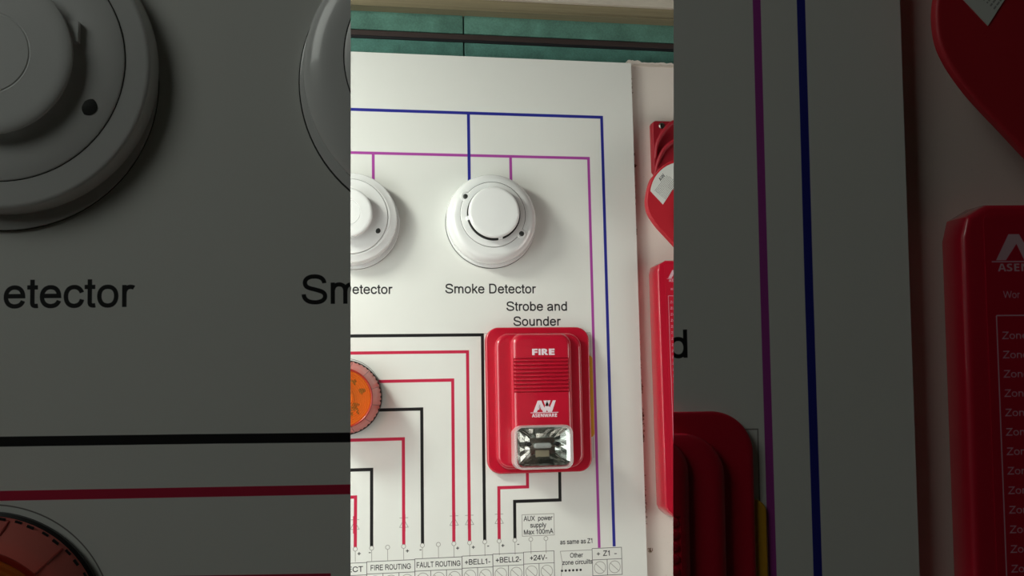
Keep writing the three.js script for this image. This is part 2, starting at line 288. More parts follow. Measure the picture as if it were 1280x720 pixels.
// green tiles in rows above and below a dark strip, each tile a piece of the back wall
function mottle(seed, base, spread, size = 256) {
  const r = rng(seed), d = new Uint8Array(size * size * 4), N = 24, grid = Array.from({ length: (N + 1) * (N + 1) }, r);
  for (let y = 0; y < size; y++) for (let x = 0; x < size; x++) {
    const gx = x / size * N, gy = y / size * N, i = Math.floor(gx), j = Math.floor(gy), u = gx - i, v = gy - j;
    const n = (grid[j * (N + 1) + i] * (1 - u) + grid[j * (N + 1) + i + 1] * u) * (1 - v) + (grid[(j + 1) * (N + 1) + i] * (1 - u) + grid[(j + 1) * (N + 1) + i + 1] * u) * v;
    const f = 1 + spread * (n - 0.5) + spread * 0.7 * (r() - 0.5), o = (y * size + x) * 4;
    for (let q = 0; q < 3; q++) d[o + q] = Math.max(0, Math.min(255, base[q] * f)); d[o + 3] = 255;
  }
  const t = new THREE.DataTexture(d, size, size); t.colorSpace = THREE.SRGBColorSpace; t.magFilter = THREE.LinearFilter; t.wrapS = t.wrapT = THREE.RepeatWrapping; t.needsUpdate = true; return t;
}
{
  const wall = scene.getObjectByName('wall_back');
  const mats = [1, 2, 3].map((s) => std({ map: mottle(s, [[86, 130, 120], [82, 126, 117], [88, 129, 117]][s - 1], 0.22), roughness: 0.42 }));
  const tile = (x0, x1, y0, y1, i) => {
    const w = x1 - x0 - 1.6, h = y1 - y0 - 1.2, g = extrude(rrect(w, h, 1, 0, 0), -32, -22.3, 0.8, 0.8, 2, 3);
    const u = g.attributes.uv, q = g.attributes.position; for (let k = 0; k < u.count; k++) u.setXY(k, q.getX(k) / 300 + 0.5, q.getY(k) / 300 + 0.5);
    g.scale(MM, MM, MM);
    const m = new THREE.Mesh(g, mats[(i % 3 + 3) % 3]); m.name = numbered('tile'); m.castShadow = m.receiveShadow = true;
    m.position.set((x0 + x1) / 2 * MM - wall.position.x, (y0 + y1) / 2 * MM + EYE - wall.position.y, -wall.position.z); wall.add(m);
  };
  let i = 0;
  for (const [y0, y1] of [[298.3, 498], [89, 288.8], [-112, 88.2], [-312.6, -112.6], [-513.2, -313.2]]) for (let c = -1; c < 6; c++) { const x0 = -646.8 + c * 300; tile(x0, x0 + 300, y0, y1, i++ * 2 + c); }
  for (let c = -0.5; c < 3; c++) {
    const g = extrude(rrect(599, 6.4, 0.8, 0, 0), -32, -22.3, 0.8, 0.8, 2, 3); g.scale(MM, MM, MM);
    const m = new THREE.Mesh(g, std({ color: 0x3b302e, roughness: 0.5 })); m.name = numbered('strip_tile');
    m.position.set((-646.8 + 300 + c * 600) * MM - wall.position.x, 294.9 * MM + EYE - wall.position.y, -wall.position.z); m.castShadow = m.receiveShadow = true; wall.add(m);
    const g2 = box(599, 2.8, 9, 0, 0, -27.5); g2.scale(MM, MM, MM);
    const m2 = new THREE.Mesh(g2, std({ color: 0x12151a, roughness: 0.6 })); m2.name = numbered('strip_joint');
    m2.position.set((-646.8 + 300 + c * 600) * MM - wall.position.x, 290.2 * MM + EYE - wall.position.y, -wall.position.z); m2.castShadow = m2.receiveShadow = true; wall.add(m2);
  }
}
// beige ledge with a paler lower lip, and the plastered bulkhead above it
{
  const g = mergeGeometries([box(1400, 12.6, 27, 0, 327.6, -19.5).toNonIndexed(), box(1400, 1.2, 29, 0, 320.8, -18.5).toNonIndexed()]); g.scale(MM, MM, MM);
  structure('trim_1', g, std({ map: mottle(7, [132, 122, 96], 0.1), roughness: 0.7 }), [0, EYE, 0]);
  const b = box(1400, 500, 32, 0, 584.2, -17); b.scale(MM, MM, MM);
  structure('wall_bulkhead', b, std({ map: mottle(8, [205, 196, 182], 0.06), roughness: 0.9 }), [0, EYE, 0]);
}

// ------------------------------------------------------------------ boards
function wallPanelTexture(spots, x0, y0, x1, y1, k, seed) {
  const p = press(x0, y0, x1, y1, k, '#ddd3cb'), r = rng(seed), c = p.c;
  for (let i = 0; i < 2600; i++) { c.fillStyle = `rgba(${150 + r() * 60 | 0},${140 + r() * 50 | 0},${130 + r() * 50 | 0},${0.08 + r() * 0.1})`; c.fillRect(r() * c.canvas.width, r() * c.canvas.height, 1 + r() * 3, 1 + r() * 3); }
  for (const [x, y, w, h, n] of spots) for (let i = 0; i < n; i++) {      // dirt and old glue beside the board
    const u = x + (r() + r() - 1) * w, v = y + (r() + r() - 1) * h; c.fillStyle = `rgba(${70 + r() * 50 | 0},${52 + r() * 36 | 0},${38 + r() * 24 | 0},${0.25 + r() * 0.5})`;
    c.beginPath(); c.ellipse(p.X(u), p.Y(v), (0.2 + r() * 0.6) * k, (0.3 + r() * 1.1) * k, r() * 3, 0, 7); c.fill();
  }
  return p.done();
}
function uvPlanar(g, x0, y0, w, h) { const p = g.attributes.position, u = new Float32Array(p.count * 2); for (let i = 0; i < p.count; i++) { u[2 * i] = (p.getX(i) - x0) / w; u[2 * i + 1] = (p.getY(i) - y0) / h; } g.setAttribute('uv', new THREE.BufferAttribute(u, 2)); return g; }
{
  // white backing panel on the tiles, its top torn
  const t = thing('backing_panel', 'off-white backing panel with torn top edge, right of the lit wiring board', 'panel', FAR, [150, -30, -22]);
  const s = new THREE.Shape(), r = rng(11); s.moveTo(-410, -360); s.lineTo(420, -360); s.lineTo(420, 268);
  for (let x = 416; x > 149; x -= 0.8 + r() * 2.6) s.lineTo(x, 268.6 + r() * 1.3 + (x < 160 ? 1.4 : 0));
  s.lineTo(148.6, 271.4); s.lineTo(146, 271.2); s.lineTo(146, 258); s.lineTo(-410, 258);
  const tex = wallPanelTexture([[149.3, 157.8, 1.2, 1.5, 14], [150.4, 144.5, 2.2, 2, 26], [149, 66, 1, 5, 16], [148.8, 110, 0.8, 20, 14], [148.6, -90, 1.2, 40, 70], [149.6, -112, 1.8, 9, 60], [149.8, -146, 1.8, 12, 70], [149.6, -168, 1.4, 8, 40], [153.9, -295, 3, 3, 40], [150, -240, 1.2, 40, 30], [149.6, 240, 1.2, 10, 14]], -320, -360, 420, 280, 2.4, 21);
  part('panel_sheet', uvPlanar(extrude(s, -22, -9, 0), -320, -360, 740, 640), std({ map: tex, roughness: 0.85 }), t);
  const torn = new THREE.Shape(); torn.moveTo(150, 264); torn.lineTo(420, 263); torn.lineTo(420, 266.8); for (let x = 415; x > 150; x -= 1.2 + r() * 3.4) torn.lineTo(x, 266 + r() * 1.5);
  part('torn_paper', extrude(torn, -9, -8.1, 0), std({ color: 0xc9bdb2, roughness: 0.95 }), t, 'frayed strip of torn paper along the top');

  const b = thing('wiring_board', 'brightly lit white wiring board with coloured lines, in the middle', 'display board', FAR, [-90, -30, -9]);
  const p = farPrint();
  part('board_sheet', slab([[-420, -330], [146.6, -330], [146.6, 264.4], [-420, 264.4]], [[-420, -330], [146.6, -330], [146.6, 264.4], [-420, 264.4]], -9, 0, p.rect), std({ map: p.done(), roughness: 0.5 }), b);
}
const LEFT_CUT = { p: [-56.6, 0, 0], n: [1, -0.004, -0.08] }, RIGHT_CUT = { p: [57.95, 0, 0], n: [-1, 0.0218, -0.24] };
{
  const b = thing('wiring_board', 'dim white wiring board at the left with black and red lines', 'display board', NEAR, [-160, 0, -5]);
  const p = nearLeftPrint();
  part('board_sheet', slab([[-262, -130], [-57.1, -130], [-56.1, 130], [-262, 130]], [[-262, -130], [-58.4, -130], [-57.4, 130], [-262, 130]], -5, 0, p.rect), std({ map: p.done(), roughness: 0.5 }), b);
  const c = thing('wiring_board', 'dim white wiring board at the right with purple and blue lines', 'display board', NEAR, [100, 0, -9]);
  const q = nearRightPrint();
  part('board_sheet', slab([[55.1, -130], [145, -130], [145, 130], [60.8, 130]], [[57.6, -130], [145, -130], [145, 130], [63.3, 130]], -9, 0, q.rect), std({ map: q.done(), roughness: 0.5 }), c);
  const t = thing('backing_panel', 'dim off-white backing panel at far right behind dark red devices', 'panel', NEAR, [160, 0, -15]);
  const tex = wallPanelTexture([[146.8, 79.3, 0.6, 3, 14], [147.4, 62.5, 1.2, 1.6, 30], [147, 100, 0.8, 20, 20], [147, 0, 0.6, 60, 16]], 60, -130, 330, 130, 6, 22);
  part('panel_sheet', slab([[66, -130], [330, -130], [330, 130], [66, 130]], [[66, -130], [330, -130], [330, 130], [66, 130]], -15, -9, [60, -130, 270, 260]), std({ map: tex, roughness: 0.85 }), t);
}
// posts that carry the two near pieces
function stand(x, z, label, lean) {
  const o = new THREE.Group(); o.name = numbered('panel_stand'); scene.add(o); o.userData = { label, category: 'stand', group: 'stands behind the dim boards' };
  const v = new THREE.Vector3(x * MM, -0.02, z * MM).applyMatrix4(NEAR); o.position.set(v.x, 0, v.z); origins.set(o, [0, 0, 0]);
  part('base_plate', extrude(rrect(260, 200, 20), 0, 8, 1.5).rotateX(-Math.PI / 2), M.black, o);
  const h = (v.y + 0.1) * 1000; part('post', box(30, h - 8, 20, 0, (h + 8) / 2, -lean), M.aluminium, o);
  part('clamp', box(60, 40, 12, 0, h - 120, -lean + 12), M.aluminium, o);
}
stand(-170, -5, 'aluminium post behind the left dim board', 24);
stand(180, -15, 'aluminium post behind the right dim board', 24);

// ------------------------------------------------------------------ smoke detectors
const DETECTORS = 'smoke detectors on the wiring boards';
// round detector with a flat cap over a dark slot and two indicators; s.k scales its height
function slottedDetector(frame, label, s, cut) {
  const k = s.k, K = keep(cut), t = thing('smoke_detector', label, 'smoke detector', frame, [...s.base, 0], DETECTORS);
  part('base_plate', K(turned([[0, 0], [50.2, 0], [50.7, 0.6 * k], [50.7, 3.4 * k], [50, 4 * k], [0, 4 * k]], ...s.base)), M.white, t);
  part('base_shadow_ring', K(turned([[0, 0], [51.25, 0], [51.25, 0.5 * k], [0, 0.5 * k]], ...s.base)), M.indicator, t, 'thin dark ring standing in for the shadow line round the base');  // dark disc drawn in as the shadow line where base meets board
  const h = s.house, g = s.groove;
  const blend = (r, z) => [r, z * k];
  part('housing', K(turned([[0, 3 * k], [48.4, 3 * k], blend(49.6, 5), blend(50.2, 9), blend(50, 13), ...[0, 1, 2, 3, 4, 5, 6, 7, 8].map((i) => { const a = i / 8 * Math.PI / 2; return [39 + 11 * Math.cos(a), (13 + 12.6 * Math.sin(a)) * k]; }), [0, 25.6 * k]], ...h)), M.white, t);
  // face disc raised inside a thin groove, and a boss round each indicator
  part('face', K(turned([[0, 20 * k], [36, 20 * k], [36, 25.9 * k], [35.4, 26.7 * k], [29, 28 * k], [0, 28 * k]], ...g)), M.whiteCap, t);
  part('face_groove', K(turned([[36.05, 24 * k], [36.45, 24 * k], [36.45, 25.8 * k], [36.05, 25.8 * k], [36.05, 24 * k]], ...g)), M.indicator, t, 'thin dark seam round the face');
  part('vent_slot', K(turned([[0, 27 * k], [29.2, 27 * k], [29.2, 33.2 * k], [0, 33.2 * k]], ...g)), M.slot, t, 'black slot under the cap');
  part('cap', K(turned([[0, 34.4 * k], [27.4, 34.4 * k], [28.1, 35 * k], [28.1, 37.4 * k], ...arc(28.1, 37.4 * k, 24, 39.8 * k, 6), [0, 40.4 * k]], ...s.cap)), M.whiteCap, t);
  for (const a of [192, 284, 96]) { const A = a * Math.PI / 180; part('spacer_tab', K(box(4.4, 4.4, 9 * k, 0, 0, 31 * k).rotateZ(A).translate(s.cap[0] + 27.6 * Math.cos(A), s.cap[1] + 27.6 * Math.sin(A), 0)), M.whiteCap, t); }
  for (const [x, y] of s.leds) {
    const b = part('indicator_boss', K(disc(5.4, x, y, 22 * k, 26.6 * k, 0.8 * k)), M.whiteCap, t);
    part('indicator', K(turned([[0, 24 * k], [2.8, 24 * k], [2.8, 26.8 * k], [1.8, 27.6 * k], [0, 27.9 * k]], x, y, 32)), M.indicator, t, 'dark round indicator', b);
  }
}
// round detector with a stepped housing, a domed cap with a ring, and one indicator
function domedDetector(frame, label, s) {
  const k = s.k, t = thing('smoke_detector', label, 'smoke detector', frame, [...s.base, 0], DETECTORS);
  part('base_plate', turned([[0, 0], [50.2, 0], [50.9, 0.6 * k], [50.9, 3.2 * k], [50.2, 4 * k], [0, 4 * k]], ...s.base), M.white, t);
  part('base_shadow_ring', turned([[0, 0], [51.15, 0], [51.15, 0.4 * k], [0, 0.5 * k]], ...s.base), M.indicator, t, 'thin dark ring standing in for the shadow line round the base');  // dark outline at board level, in place of the shadow line
  part('housing', turned([[0, 3.9 * k], [50.4, 3.9 * k], [50.2, 10 * k], [49.2, 17 * k], ...arc(49.2, 17 * k, 46.6, 19.6 * k, 5), [41.2, 22.6 * k], [0, 22.6 * k]], ...s.house), M.white, t);
  part('face_groove', turned([[40.85, 20 * k], [41.15, 20 * k], [41.15, 22.7 * k], [40.85, 22.7 * k], [40.85, 20 * k]], ...s.groove), M.indicator, t, 'thin dark seam round the face');
  part('face', turned([[0, 18 * k], [40.8, 18 * k], [40.8, 23.2 * k], [40.2, 24 * k], [30, 26 * k], [0, 26 * k]], ...s.groove), M.whiteCap, t);
  part('cap_stem', turned([[0, 25 * k], [24.6, 25 * k], [24.6, 36 * k], [0, 36 * k]], ...s.cap), M.white, t);
  const cap = part('cap', turned([[0, 33.4 * k], [26.4, 33.4 * k], [26.9, 34 * k], [26.9, 36.6 * k], ...arc(26.9, 36.6 * k, 22, 39.2 * k, 6), [14, 40 * k], [13.6, 39.5 * k], [13.2, 40.05 * k], [0, 40.3 * k]], ...s.cap), M.whiteCap, t);
  part('cap_tab', box(4, 7, 6 * k, 0, 0, 29 * k).translate(s.cap[0] + 26, s.cap[1] + 8.4, 0), M.whiteCap, t, undefined, cap);
  part('indicator', turned([[0, 22 * k], [3, 22 * k], [3, 25.3 * k], [2, 25.7 * k], [0, 25.8 * k]], ...s.led, 32), M.indicator, t, 'dark round indicator');
}
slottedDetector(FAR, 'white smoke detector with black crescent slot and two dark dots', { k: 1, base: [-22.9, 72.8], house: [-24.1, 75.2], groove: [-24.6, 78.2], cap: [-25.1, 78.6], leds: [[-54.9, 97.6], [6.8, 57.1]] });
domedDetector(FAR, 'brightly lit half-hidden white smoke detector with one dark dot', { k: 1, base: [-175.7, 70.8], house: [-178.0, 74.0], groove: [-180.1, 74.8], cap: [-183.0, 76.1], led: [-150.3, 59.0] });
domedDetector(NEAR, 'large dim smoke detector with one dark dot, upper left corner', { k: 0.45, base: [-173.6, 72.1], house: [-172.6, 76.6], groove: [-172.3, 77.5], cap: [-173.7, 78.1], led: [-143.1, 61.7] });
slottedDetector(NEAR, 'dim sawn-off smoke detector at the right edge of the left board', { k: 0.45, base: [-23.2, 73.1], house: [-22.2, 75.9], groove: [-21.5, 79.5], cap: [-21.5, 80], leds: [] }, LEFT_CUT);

// ------------------------------------------------------------------ strobe and sounder
const font = await new FontLoader().loadAsync('fonts/droid/droid_sans_bold.typeface.json');
function letters(str, x0, y0, x1, y1, z, heavy = 0.15) {
  const g = new TextGeometry(str, { font, size: 10, depth: 0.25, curveSegments: 4, bevelEnabled: true, bevelSize: heavy, bevelThickness: 0.02, bevelSegments: 1 }); g.computeBoundingBox(); const b = g.boundingBox;
  g.translate(-b.min.x, -b.min.y, 0); g.scale((x1 - x0) / (b.max.x - b.min.x), (y1 - y0) / (b.max.y - b.min.y), 1); g.translate(x0, y0, z); return g.index ? g.toNonIndexed() : g;
}
// the printed emblem: two slanted letters over a rule and a word; given in a unit square that is stretched into place
function emblem(x0, y0, x1, y1, z) {
  const S = (pts) => { const s = new THREE.Shape(); pts.forEach(([u, v], i) => { const x = x0 + u * (x1 - x0), y = y0 + v * (y1 - y0); i ? s.lineTo(x, y) : s.moveTo(x, y); }); const g = new THREE.ExtrudeGeometry(s, { depth: 0.25, bevelEnabled: false }); g.translate(0, 0, z); return g; };
  return [S([[0, 0], [0.15, 0], [0.315, 0.62], [0.42, 0], [0.57, 0], [0.36, 1], [0.2, 1]]), S([[0.2, 0.2], [0.26, 0.2], [0.30, 0.5], [0.345, 0.2], [0.39, 0.2], [0.32, 0.62], [0.28, 0.62]]),
    S([[0.45, 1], [0.61, 1], [0.79, 0], [0.64, 0]]), S([[0.62, 1], [0.77, 1], [0.56, 0], [0.42, 0]]), S([[0.64, 0], [0.82, 0], [1.0, 1], [0.87, 1]])].map((g) => (g.index ? g.toNonIndexed() : g));
}
function strobe(frame, label, k, dx, dy, cut) {
  const K = keep(cut), t = thing('strobe_sounder', label, 'strobe alarm', frame, [26.5 + dx, -124.2 + dy, 0], 'red strobe sounders');
  const P = (name, g, m, l, parent) => part(name, K(g.translate(dx, dy, 0)), m, t, l, parent);
  P('base_plate', plate(117.4, 159.6, 15, 26.5, -124.4, 0, 8 * k, 2, 2 * k), M.red);
  P('body_step', extrude(rrect(97, 147, 15, 25.1, -125.4), 5 * k, 19 * k, 5, 5 * k, 7), M.red);
  P('body', carve(extrude(rrect(67.4, 143, 12.5, 26.4, -124), 12 * k, 29 * k, 6.5, 7 * k, 8), box(61.4, 37.4, 8 * k, 25.6, -98.1, 30.6 * k)), M.red);
  for (let i = 0; i < 9; i++) {
    const g = new THREE.CapsuleGeometry(1.6, 57.6, 5, 12).rotateZ(Math.PI / 2); g.scale(1, 1, 1.3 * k); g.translate(25.6, -81.6 - i * 4.12, 26.95 * k);
    P('rib', toCreasedNormals(g, 0.8), M.red);
  }
  P('side_gasket', extrude(rrect(10, 91, 4.5, 85.0, -121.6), 0.2, 2.4 * k, 0.6), M.yellow, 'yellow gasket strip showing at the right edge');
  if (cut) return t;                                        // the rest was sawn off with the board
  part('lettering', mergeGeometries(['F', 'I', 'R', 'E'].map((q, i) => q === 'I' ? box(2.3, 6.9, 0.3, 23.6, -73.05, 29.1).toNonIndexed() : letters(q, 15.3 + [0, 7.0, 10.4, 18.6][i], -76.5, 15.3 + [6.2, 9.2, 17.7, 25][i], -69.6, 29, 0.45))), M.lettering, t, 'white letters FIRE');
  part('emblem', mergeGeometries([...emblem(15.2, -138.0, 40.4, -125.6, 29), box(30.8, 0.7, 0.25, 27.6, -138.6, 29.1).toNonIndexed(), letters('ASENWARE', 13.6, -143.5, 41.4, -139.7, 29)].map((g) => { for (const a of Object.keys(g.attributes)) if (a !== 'position' && a !== 'normal' && a !== 'uv') g.deleteAttribute(a); return g; })), M.lettering, t, 'white emblem and maker name');
  // strobe lamp: clear cover, chromed trough, flash tube
  const cx = 23.7, cy = -175.2;
  const wall = rrect(63.6, 46.6, 9, cx, cy); wall.holes.push(rrect(59.0, 42.0, 7, cx, cy));
  const lens = part('lens', extrude(wall, 20, 42, 0.5), M.lensWall, t, 'clear strobe cover with frosted sides');
  part('lens_front', plate(62.6, 45.6, 8.6, cx, cy, 41.2, 42.2, 0.4), M.lens, t, undefined, lens);
  const ox = cx + 0.6, oy = cy + 1.0, zi = 29.6;
  // a trough of flat mirror facets in three steps, each side split into small panes of its own slant
  const steps = [[29, 20.8, 37, 6], [25.5, 18.4, 34.6, 5], [19.6, 13.6, 32.2, 3], [14, 8.6, zi, 1]], rr = rng(31), V = [], tri = (a, b, c) => V.push(...a, ...b, ...c);
  const rings = steps.map(([hw, hh, z, r], n) => rrect(hw * 2, hh * 2, r, ox, oy).getSpacedPoints(32).slice(0, 32).map((q) => [q.x, q.y, z + (n && n < 3 ? (rr() - 0.5) * 1.5 : 0)]));
  for (let i = 0; i < 3; i++) for (let j = 0; j < 32; j++) { const q = (j + 1) % 32, a = rings[i][j], b = rings[i][q], c = rings[i + 1][q], d = rings[i + 1][j]; tri(a, b, c); tri(a, c, d); }
  for (let j = 0; j < 32; j++) tri(rings[3][j], rings[3][(j + 1) % 32], [ox, oy, zi]);
  const rg = new THREE.BufferGeometry(); rg.setAttribute('position', new THREE.Float32BufferAttribute(V, 3)); rg.computeVertexNormals();
  const refl = part('reflector', rg, M.chrome, t, 'chromed trough reflector');
  for (const s of [-1, 1]) for (const q of [-1, 1]) part('facet_edge', new THREE.CapsuleGeometry(0.35, 17, 3, 8).rotateZ(s * q * -0.93 + 0).translate(ox + s * 20, oy + q * 14.5, 34.6), M.wire, t, undefined, refl);
  part('flash_tube', new THREE.CapsuleGeometry(2.9, 14, 6, 20).rotateZ(Math.PI / 2).translate(ox - 0.6, oy + 0.4, 33.4), M.tube, t, 'pale glass flash tube');
  for (const s of [-1, 1]) part('tube_lead', new THREE.CylinderGeometry(0.7, 0.7, 14, 10).rotateZ(Math.PI / 2).translate(ox - 0.6 + s * 16, oy + 0.4, 33.4), M.wire, t);
  for (const s of [-1, 1]) part('tube_holder', disc(2.6, ox + s * 15.5, oy + 2, 30.2, 34.5, 0.5), M.black, t);
  part('trigger_plate', plate(15, 8, 0.8, ox - 0.5, oy - 8.4, 30.4, 31.4, 0.3), std({ color: 0x8f8773, roughness: 0.4 }), t);
  return t;
}
strobe(FAR, 'brightly lit red strobe and sounder with FIRE lettering and clear lamp', 1, 0, 0);
strobe(NEAR, 'dim sawn-off dark red strobe at the left edge of the right board', 0.45, -0.6, 0.2, RIGHT_CUT);

// ------------------------------------------------------------------ amber beacons
function beacon(frame, label, k, cx, cy, tx, ty) {
  const t = thing('amber_beacon', label, 'beacon', frame, [cx, cy, 0], 'amber beacons below the smoke detectors');
  part('base', turned([[0, 0], [39.2, 0], [40, 1], [40, 6 * k], [39, 7.5 * k], [0, 7.5 * k]], cx, cy), M.black, t, 'black round base');
  const teeth = []; for (let i = 0; i < 50; i++) { const a = i / 50 * Math.PI * 2, q = 0.1; teeth.push(box(0.9, 2.3, 1.3 * k, 38.5, i % 2 ? 0.5 : 0, (i % 2 ? 12.4 : 11.4) * k).rotateZ(a).translate(cx, cy, 0).toNonIndexed()); }
  part('base_teeth', mergeGeometries(teeth), M.black, t, 'ring of small black teeth');
  const mix = (u) => [cx + (tx - cx) * u, cy + (ty - cy) * u];
  const skirt = [], seg = 72, N = 10, prof = [[38.9, 8], [38, 14], [36.2, 20], [35, 26], [33.6, 32], [32, 37], [30.6, 40.5]];
  { const V = []; const pt = (i, j) => { const [r, z] = prof[i], [ax, ay] = mix((z - 8) / 34), a = j / seg * Math.PI * 2; return [ax + r * Math.cos(a), ay + r * Math.sin(a), z * k]; };
    for (let i = 0; i < prof.length - 1; i++) for (let j = 0; j < seg; j++) { const a = pt(i, j), b = pt(i, j + 1), c = pt(i + 1, j + 1), d = pt(i + 1, j); V.push(...a, ...b, ...c, ...a, ...c, ...d); }
    const g = new THREE.BufferGeometry(); g.setAttribute('position', new THREE.Float32BufferAttribute(V, 3)); g.computeVertexNormals();
    part('lens_skirt', toCreasedNormals(g, 0.6), M.amberSkirt, t, 'pinkish red clear side of the lens'); }
  const top = mix(1), ribs = [[0, 43.6]]; for (let i = 1; i <= 14; i++) { const r = i * 2.05; ribs.push([r - 0.7, 43.9 - i * 0.12], [r, 42.4 - i * 0.12]); }
  const face = part('lens_top', turned([...ribs.map(([r, z]) => [r, z * k]), [30, 41 * k]].reverse(), ...top), M.amber, t, 'orange lens top with fine rings');
  part('lens_rim', new THREE.TorusGeometry(30.3, 1.1, 8, 96).scale(1, 1, k).translate(...top, 41 * k), M.amberRim, t, 'dark red rim', face);
  for (let i = 0; i < 12; i++) {                          // dark red ridges down the side of the lens
    const a = (i + 0.55) / 12 * Math.PI * 2, on = (r, z) => { const [ax, ay] = mix((z - 8) / 34); return new THREE.Vector3(ax + r * Math.cos(a), ay + r * Math.sin(a), z * k); };
    const A = on(38.3, 13), B = on(31.2, 40), d = B.clone().sub(A), g = new THREE.CylinderGeometry(0.45, 0.45, d.length(), 8);
    g.applyQuaternion(new THREE.Quaternion().setFromUnitVectors(new THREE.Vector3(0, 1, 0), d.clone().normalize())); g.translate(...A.add(B).multiplyScalar(0.5).toArray());
    part('lens_ridge', g, M.amberRim, t);
  }
  part('inner_reflector', turned([[0, 8 * k], [31, 8 * k], [30, 13 * k], [12, 15 * k], [10, 24 * k], [0, 25 * k]], ...mix(0.6)), M.inner, t, 'orange inner reflector');
  const [ix, iy] = mix(0.9), cr = rng(9);                  // circuit pieces that show darkly through the lens
  for (const [x, y, n, sp] of [[12, -11, 9, 6], [7, -15, 6, 4], [20, 6, 5, 3], [10, 16, 4, 4], [-8, -8, 8, 7], [-14, 10, 6, 5], [2, 20, 3, 4]]) for (let i = 0; i < n; i++) {
    const u = ix + x + (cr() + cr() - 1) * sp, v = iy + y + (cr() + cr() - 1) * sp;
    const g = new THREE.CapsuleGeometry(0.5 + cr() * 0.9, 1 + cr() * 4, 3, 8);
    g.rotateZ(cr() * 6); g.scale(1, 1, k); g.translate(u, v, (38.2 + cr() * 2) * k); part('circuit', g, M.circuit, t);
  }
}
beacon(FAR, 'brightly lit half-hidden orange beacon with pinkish red side', 1, -185.6, -118.4, -188.5, -119.4);
beacon(NEAR, 'dim dark orange beacon at the lower left corner', 0.45, -178.1, -113.8, -177.6, -114.5);

// ------------------------------------------------------------------ sirens and zone panels right of the boards
function siren(frame, label, k, dx, dy) {
  const t = thing('red_siren', label, 'siren', frame, [192 + dx, 100 + dy, -9], 'red sirens above the zone panels');
  const P = (name, g, m, l, parent) => part(name, g.translate(dx, dy, 0), m, t, l, parent);
  const Z = (h) => -9 + (h + 9) * k;
  P('bracket', plate(68, 62, 4.5, 203.5, 164.5, -9, Z(3), 1, k), M.bracketRed);
  // two curved webs rise from the bracket's lower left to its middle
  const web = (pts, z1) => { const a = new THREE.CatmullRomCurve3(pts.map(([x, y, z]) => new THREE.Vector3(x, y, Z(z)))); const s = new THREE.Shape(); s.moveTo(-2, -8 * k); s.lineTo(1.6, -8 * k); s.lineTo(1.6, 6 * k); s.lineTo(-2, 6 * k); return toCreasedNormals(new THREE.TubeGeometry(a, 28, 2.6, 8).toNonIndexed(), 0.9); };
  P('web', web([[171, 150, 4], [173.5, 168, 7], [181, 182, 9], [192, 192, 10], [204, 196, 10]]), M.bracketRed);
  P('web', web([[170.5, 132, 4], [173, 146, 9], [180, 160, 12], [191, 169, 14], [204, 172, 14]]), M.bracketRed);
  P('web_plate', extrude((() => { const s = new THREE.Shape(); s.moveTo(171, 126); s.lineTo(172.5, 146); s.quadraticCurveTo(180, 166, 204, 172); s.lineTo(226, 164); s.lineTo(232, 126); return s; })(), -9, Z(9), 1, k), M.bracketRed);
  P('screw', turned([[0, Z(3)], [3.6, Z(3)], [3.6, Z(4)], [2.6, Z(5)], [1, Z(5)], [0.8, Z(4.2)], [0, Z(4.2)]], 180.4, 189.6, 24), M.screw);
  const s = new THREE.Shape(), L = [[146.5, 93], [148.4, 80.5], [156.9, 66.5], [170.9, 51], [178, 43.3], [184, 37.4]];
  s.moveTo(148.3, 104.5); s.splineThru(L.map((p) => new THREE.Vector2(...p))); s.quadraticCurveTo(191, 32.5, 198, 37.4);
  s.splineThru([[204, 43.3], [211.1, 51], [225.1, 66.5], [233.6, 80.5], [235.5, 93], [233.7, 104.5], [225.1, 122.9], [212, 135.2], [200, 141.8], [191, 143]].map((p) => new THREE.Vector2(...p)));
  s.splineThru([[182, 141.8], [169.5, 135.1], [156.9, 122.9], [151.9, 115.5], [148.3, 104.5]].map((p) => new THREE.Vector2(...p)));
  P('body', extrude(s, Z(32), Z(42), 1.4, 2 * k, 6, 20), M.sirenRed);
  P('neck', turned([[0, -9], [24, -9], [22, Z(6)], [18, Z(14)], [22, Z(32.5)], [0, Z(32.5)]], 193, 96), M.bracketRed);
  P('horn_mouth', turned([[0, Z(38)], [22, Z(38)], [24, Z(46)], [22.6, Z(47)], [20, Z(44)], [0, Z(42.3)]], 203, 72), M.sirenShade);  // horn recess, its shade carried by the darker red
  // paper label that follows the rim
  const lab = new THREE.Shape(), C = [191, 98]; for (let i = 0; i <= 12; i++) { const a = (171 - i * 7.5) * Math.PI / 180, x = C[0] + 40.4 * Math.cos(a), y = C[1] + 40.4 * Math.sin(a); i ? lab.lineTo(x, y) : lab.moveTo(x, y); }
  lab.lineTo(191, 118); lab.lineTo(176.5, 105.5); lab.lineTo(165.2, 89.2);
  const p = press(148, 85, 200, 142, 8, '#dfe0dc'), r = rng(5), c = p.c;
  c.save(); c.translate(p.X(165), p.Y(112)); c.rotate(-0.88);
  for (let j = 0; j < 12; j++) for (let x = -90; x < 96;) { const w = 4 + r() * 9; c.fillStyle = j > 4 && x < 6 ? '#9a9b98' : '#6d6f6e'; c.fillRect(x, -18 + j * 13, w, j > 4 ? 5 : 4); x += w + 3; }
  c.font = 'bold 44px sans-serif'; c.fillStyle = '#2a2b2e'; c.fillText('AW', 14, -26); c.restore();
  P('label', uvPlanar(extrude(lab, Z(42), Z(42) + 0.35, 0), 148, 85, 52, 57), std({ map: p.done(), roughness: 0.6 }), 'white printed paper label', undefined);
}
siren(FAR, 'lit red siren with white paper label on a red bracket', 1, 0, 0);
siren(NEAR, 'dim dark red siren at the upper right corner', 0.5, 4.0, 1.6);

